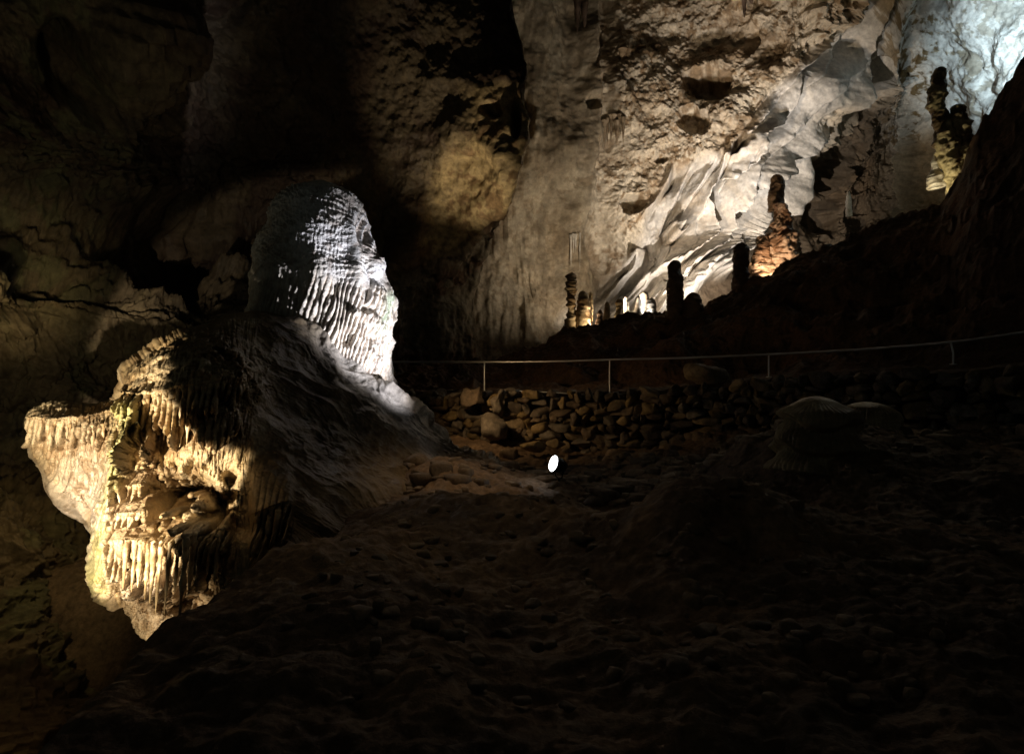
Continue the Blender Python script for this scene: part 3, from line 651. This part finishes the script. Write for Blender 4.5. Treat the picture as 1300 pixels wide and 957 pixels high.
# stalactites on the back wall
_bx = CX+BW[2][..., 0]/BW[2][..., 1]*F; _by = CY-(BW[2][..., 2]-EYE)/BW[2][..., 1]*F
def wall_d(x, y):
    k = (_bx-x)**2+(_by-y)**2; i = np.unravel_index(k.argmin(), k.shape); return float(BW[2][i][1])
def curtain(xs, y0, ln, d, label, cnt=1, w=4.0, col=CB, spread=None):
    root = empty('stalactite_cluster', W(np.mean(xs), y0, d)); b = np.array(root.location)
    tag(root, label, 'stalactites')
    for i, x in enumerate(xs):
        l = ln*rng.uniform(.35, 1.1); x = x+rng.uniform(-1.3, 1.3); y = y0+rng.uniform(-5, 5); d = wall_d(x, max(y, -200))-.05
        lathe('stalactite', [W(x, y, d)-b, W(x, y+l*.5, d)-b, W(x+rng.uniform(-.5, .5), y+l, d)-b], np.array([1.9, 1.2, .9, .6, .4, .1])*rng.uniform(.7, 1.4)*w/2/F*d, M_wall, col, root, 12, 40, .2, 3, .1, seed=i)
curtain(np.arange(790, 834, 4.2), 62, 46, 32.0, 'fringe of thin brown stalactites under the ledge high on the mottled wall', w=5, col=((.30, .21, .12), (.17, .11, .06)))
curtain(np.arange(768, 792, 3.8), 150, 38, 32.0, 'narrow fringe of straight stalactites midway down the mottled wall', w=4, col=((.34, .26, .17), (.2, .14, .08)))
curtain([724, 727.5, 731, 736], 296, 52, 29.6, 'few long straw thin stalactites hanging above the ringed column', w=1.8, col=WB)
curtain([734, 741, 748], -15, 62, 31.2, 'dark pointed stalactites hanging from the top beside the pale rib', w=11, col=DK)
curtain([946, 953], -10, 32, 31, 'two dark blunt stalactites hanging at the top edge near the slabs', w=9, col=DK)
curtain([934, 940], 4, 18, 31, 'short brown stalactites just left of the two dark blunt ones', w=5, col=CB)

# ================================================================== DRY STONE RETAINING WALL
_ico = None
def stone_arrays(n=14):
    """rounded box directions"""
    global _ico
    if _ico is None:
        import bmesh
        bm = bmesh.new(); bmesh.ops.create_cube(bm, size=2); bmesh.ops.subdivide_edges(bm, edges=bm.edges, cuts=9, use_grid_fill=True)
        V = np.array([v.co[:] for v in bm.verts]); Q = np.array([[v.index for v in f.verts] for f in bm.faces]); bm.free(); _ico = (V, Q)
    return _ico
def stone(c, sx, sy, sz, yaw, seed, roll=0.):
    V, Q = stone_arrays(); r = np.random.default_rng(seed)
    n = V/np.linalg.norm(V, axis=1, keepdims=True)
    p = V*(.60)+n*.42
    for _ in range(11):                                                  # chop facets
        a = r.standard_normal(3); a /= np.linalg.norm(a); lim = r.uniform(.56, .95)
        dd = p@a; p = p-np.outer(np.maximum(dd-lim, 0)*.85, a)
    q = p*np.array([sx, sy, sz])/2
    q = q+n*(fbm(q, 3.2/max(sx, .2)*.4, 3, off=seed*1.7)*.17*min(sx, sz)+fbm(q, 14, 2, off=seed)*.012)[:, None]
    cr, sr = math.cos(roll), math.sin(roll); q = np.stack([q[:, 0]*cr-q[:, 2]*sr, q[:, 1], q[:, 0]*sr+q[:, 2]*cr], 1)
    cy, sy_ = math.cos(yaw), math.sin(yaw); q = np.stack([q[:, 0]*cy-q[:, 1]*sy_, q[:, 0]*sy_+q[:, 1]*cy, q[:, 2]], 1)
    base = np.array([(.28, .22, .14), (.22, .17, .12), (.32, .24, .12), (.18, .15, .12), (.25, .22, .18)][r.integers(5)])*r.uniform(.6, 1.15)
    t = ss(-.3, .5, fbm(q+c, 4, 3)); cc = base*(1-.45*t[:, None])
    return q+np.array(c), Q, cc
def retaining_wall():
    Vs, Qs, Cs = [], [], []; off = 0; k = 0
    xs = np.array([W(p, 500, d) for p, d in PATH]); 
    seg = np.r_[0, np.cumsum(np.hypot(*np.diff(xs[:, :2], axis=0).T))]; tot = seg[-1]
    def at(s): return np.interp(s, seg, xs[:, 0]), np.interp(s, seg, xs[:, 1])
    for row in range(10):
        s = rng.uniform(0, .3)
        while s < tot:
            L = rng.choice([.18, .26, .36, .55])*rng.uniform(.85, 1.15); H = rng.uniform(.17, .36)
            x, y = at(s+L/2); x2, y2 = at(s+L/2+.1); yaw = math.atan2(y2-y, x2-x)
            px = CX+x/y*F; top = EYE+(CY-wall_top_py(px))/F*y
            z = top-.10-row*.185+rng.uniform(-.05, .05)
            if z > floor_z(np.array([x]), np.array([y]))[0]-.35:
                if row == 0 and rng.random() < .25: s += L*.5; continue
                v, q, c = stone((x, y-.05-row*.05*-1*-.6+rng.uniform(-.07, .07), z), L*1.02, .5, H, yaw+rng.uniform(-.15, .15), k+50, rng.uniform(-.25, .25))
                Vs.append(v); Qs.append(q+off); Cs.append(c); off += len(v)
            k += 1; s += L*.93
    V = np.concatenate(Vs); me = raw_mesh('dry_stone_wall', V, np.concatenate(Qs), np.concatenate(Cs))
    root = empty('dry_stone_wall', W(800, 590, 16.3)); b = np.array(root.location)
    me.transform(__import__('mathutils').Matrix.Translation(tuple(-b)))
    tag(root, 'rough dry stone retaining wall holding up the railed path', 'stone wall')
    link('stonework', me, M_stone, root)
    # earth core behind the face stones
    s = np.linspace(0, tot, 240); x, y = at(s); px = CX+x/y*F; top = EYE+(CY-wall_top_py(px))/F*y
    rows = []
    for dy, zz in ((.12, -1.9), (.10, -.9), (.10, -.16), (.22, -.05), (.7, -.02)):
        rows.append(np.stack([x, y+dy, top+zz], -1))
    P = np.array(rows); P = P.repeat(3, 0); P[..., 2] += fbm(P, 3, 3)*.04
    c = np.broadcast_to(np.array((.10, .07, .045)), P.shape)
    link('earth_core', grid_mesh('earth_core', P-b, c), M_soil, root)
retaining_wall()

# loose boulders, each its own object
def boulder(px, py, d, w, hh, label, seed, group='loose boulders'):
    c = W(px, py, d); v, q, cc = stone((0, 0, 0), w, w*.8, hh, rng.uniform(-1, 1), seed, rng.uniform(-.3, .3))
    tag(link('boulder', raw_mesh('boulder', v, q, cc), M_stone, loc=c), label, 'boulder', group)
boulder(893, 476, 16.2, .95, .42, 'long yellowish boulder on the path edge above the wall', 901, None)
for i, (px, py, d, w, hh, lb) in enumerate([
    (600, 505, 17.0, .55, .6, 'upright ochre block at the left end of the stone wall top'),
    (633, 512, 16.9, .40, .65, 'narrow upright ochre boulder leaning on the wall top'),
    (622, 540, 16.4, .62, .6, 'biggest ochre boulder set low in the left of the wall'),
    (677, 566, 15.6, .62, .26, 'flat ochre slab lying above and left of the floodlight'),
    (706, 563, 15.6, .52, .26, 'flat brown slab lying just above the floodlight'),
    (905, 505, 15.6, .5, .48, 'reddish squarish boulder in the dim middle of the wall'),
    (1195, 506, 12.4, .38, .3, 'dim brown boulder near the right end of the wall')]):
    boulder(px, py, d, w, hh, lb, 910+i, None)

def rubble():
    import bmesh
    bm = bmesh.new(); bmesh.ops.create_cube(bm, size=2); bmesh.ops.subdivide_edges(bm, edges=bm.edges, cuts=3, use_grid_fill=True)
    V = np.array([v.co[:] for v in bm.verts]); Q = np.array([[v.index for v in f.verts] for f in bm.faces]); bm.free()
    n = V/np.linalg.norm(V, axis=1, keepdims=True); r = np.random.default_rng(77); Vs, Qs, Cs = [], [], []; off = 0
    for k in range(1500):
        if k < 900: x = r.uniform(-1.6, 9); y = r.uniform(9.5, 15.5); sz = r.uniform(.05, .20)*r.uniform(.5, 1.3)
        else: x = r.uniform(-1.5, 6); y = r.uniform(3.6, 10); sz = r.uniform(.02, .09)
        p = V*.5+n*.5
        for _ in range(6):
            a = r.standard_normal(3); a /= np.linalg.norm(a); dd = p@a; p = p-np.outer(np.maximum(dd-r.uniform(.55, .9), 0)*.85, a)
        p = p*np.array([1, r.uniform(.6, 1), r.uniform(.35, .8)])*sz
        an = r.uniform(0, 6.28); p = np.stack([p[:, 0]*math.cos(an)-p[:, 1]*math.sin(an), p[:, 0]*math.sin(an)+p[:, 1]*math.cos(an), p[:, 2]], 1)
        z = floor_z(np.array([x]), np.array([y]))[0]+sz*.1
        Vs.append(p+np.array([x, y, z])); Qs.append(Q+off); off += len(V); Cs.append(np.tile(np.array((.24, .18, .12))*r.uniform(.5, 1.2), (len(V), 1)))
    tag(link('rubble', raw_mesh('rubble', np.concatenate(Vs), np.concatenate(Qs), np.concatenate(Cs)), M_stone), kind='stuff')
rubble()

# ================================================================== RAILING
def tube(name, pts, r, mat, parent=None, n=10):
    pts = np.asarray(pts, float); d = np.gradient(pts, axis=0); d /= np.linalg.norm(d, axis=1, keepdims=True)
    up = np.where(np.abs(d[:, 2:3]) > .9, np.array([[1., 0, 0]]), np.array([[0, 0, 1.]]))
    a = np.cross(d, up); a /= np.linalg.norm(a, axis=1, keepdims=True); b = np.cross(d, a); th = np.linspace(0, 2*math.pi, n, endpoint=False)
    r = np.broadcast_to(np.asarray(r, float), (len(pts),))
    P = pts[:, None]+r[:, None, None]*(np.cos(th)[None, :, None]*a[:, None]+np.sin(th)[None, :, None]*b[:, None])
    return link(name, grid_mesh(name, P, wrap=True), mat, parent)
def railing():
    RP = [(490, 459.5), (560, 459.5), (615, 459.5), (700, 459), (774, 456.5), (870, 454.5), (976, 450), (1090, 444), (1210, 434.5), (1300, 422), (1420, 404)]
    root = empty('railing', W(774, 498, 16.6)); b = np.array(root.location)
    tag(root, 'thin steel railing along the path above the stone wall', 'railing')
    ps = np.linspace(490, 1420, 90); dd = np.interp(ps, *np.array(PATH).T)+.30
    tube('rail', W(ps, sinterp(ps, RP), dd)-b, .025, M_steel, root)
    for px, pb in ((615, 497), (774, 500), (976, 478), (1210, 462)):
        d = float(np.interp(px, *np.array(PATH).T))+.30; y = float(sinterp(np.array([px]), RP)[0])
        t = tube('post', np.array([W(px, pb, d)-b, W(px, (pb+y)/2, d)-b, W(px+(-3 if px == 1210 else 0), y, d)-b]), .018, M_steel, root)
        bp = W(px, pb, d)-b
        c = tube('base_plate', np.array([bp+[0, 0, -.012], bp+[0, 0, -.004], bp+[0, 0, .004]]), .06, M_steel, t)
    # thin conduit lying on the wall top
    ps = np.linspace(640, 742, 20); dd = np.interp(ps, *np.array(PATH).T)-.1
    o = tube('cable_conduit', W(ps, interp(ps, [(640, 495.5), (700, 498), (742, 501)]), dd), .014, M_steel)
    tag(o, 'thin grey conduit lying along the wall top between the two left posts', 'conduit')
railing()

# ================================================================== THE FLOODLIGHT
def floodlight():
    c = W(702, 588, 9.95); g = floor_z(np.array([c[0]]), np.array([c[1]]))[0]
    root = empty('floodlight', (c[0], c[1], g)); tag(root, 'small black floodlight glowing white on the floor below the stone wall', 'floodlight')
    b = np.array(root.location); from mathutils import Vector
    dr = np.array([-.87, -.40, .30]); dr /= np.linalg.norm(dr); cc = c-b
    tube('housing', np.array([cc-dr*.20, cc-dr*.196, cc-dr*.13, cc-dr*.03, cc-dr*.006]), [.001, .07, .10, .118, .121], M_black, root, 28)
    tube('lens', np.array([cc-dr*.008, cc-dr*.002, cc+dr*.004]), [.113, .112, .001], M_lens, root, 28)
    side = np.cross(dr, [0, 0, 1]); side /= np.linalg.norm(side)
    m = cc-dr*.10
    tube('bracket', np.array([m+side*.125, m+side*.125-[0, 0, .10], m+side*.08-[0, 0, .17], m-[0, 0, .19], m-side*.08-[0, 0, .17], m-side*.125-[0, 0, .10], m-side*.125]), .010, M_black, root, 8)
    tube('stake', np.array([m-[0, 0, .18], m-[0, 0, .28], m-[0, 0, cc[2]+.08]]), .013, M_black, root, 8)
floodlight()

# ================================================================== RIGHT FOREGROUND STALAGMITES
def fore():
    def layered(px, pyt, pyb, d, w, label, seed, tiers, squash=.8, lip=.105):
        nv, nu = 300, 360
        v, th = np.meshgrid(np.linspace(0, 1, nv), np.linspace(0, 2*math.pi, nu, endpoint=False), indexing='ij')
        R = (w/2/F*d)*(np.sqrt(np.clip(v/.2, 0, 1)*(2-np.clip(v/.2, 0, 1)))*.78+.55*v**1.2)
        base = W(px, pyb, d); H = (pyb-pyt)/F*d
        P = np.stack([R*np.cos(th), R*np.sin(th)*squash, H*(1-v)], -1)
        n = v*tiers+fbm(P, 1.0, 2, off=seed)*.9; f = n-np.floor(n)
        h = (lip*(ss(0, .8, f)-ss(.85, 1, f))+fbm(P, 2.4, 4)*.05+.02*np.abs(np.sin(th*24+fbm(P, 1.5, 2)*2)))*ss(0, .18, v)
        n_ = np.stack([np.cos(th), np.sin(th), .35+0*th], -1); P = P+n_*h[..., None]
        c = lerp3((.40, .33, .20), (.22, .17, .10), ss(-.3, .4, fbm(P, 3, 4)))
        tag(link('stalagmite', grid_mesh('stalagmite', P, c, wrap=True, flip=True), M_mound, loc=base), label, 'stalagmite')
    layered(1036, 503, 660, 8.8, 100, 'broad dim stalagmite built of overlapping domed tiers in front of the wall', 3, 5)
    layered(1100, 510, 600, 10.2, 84, 'low flat topped yellowish stalagmite behind the tiered one', 5, 3, .8, .03)
fore()
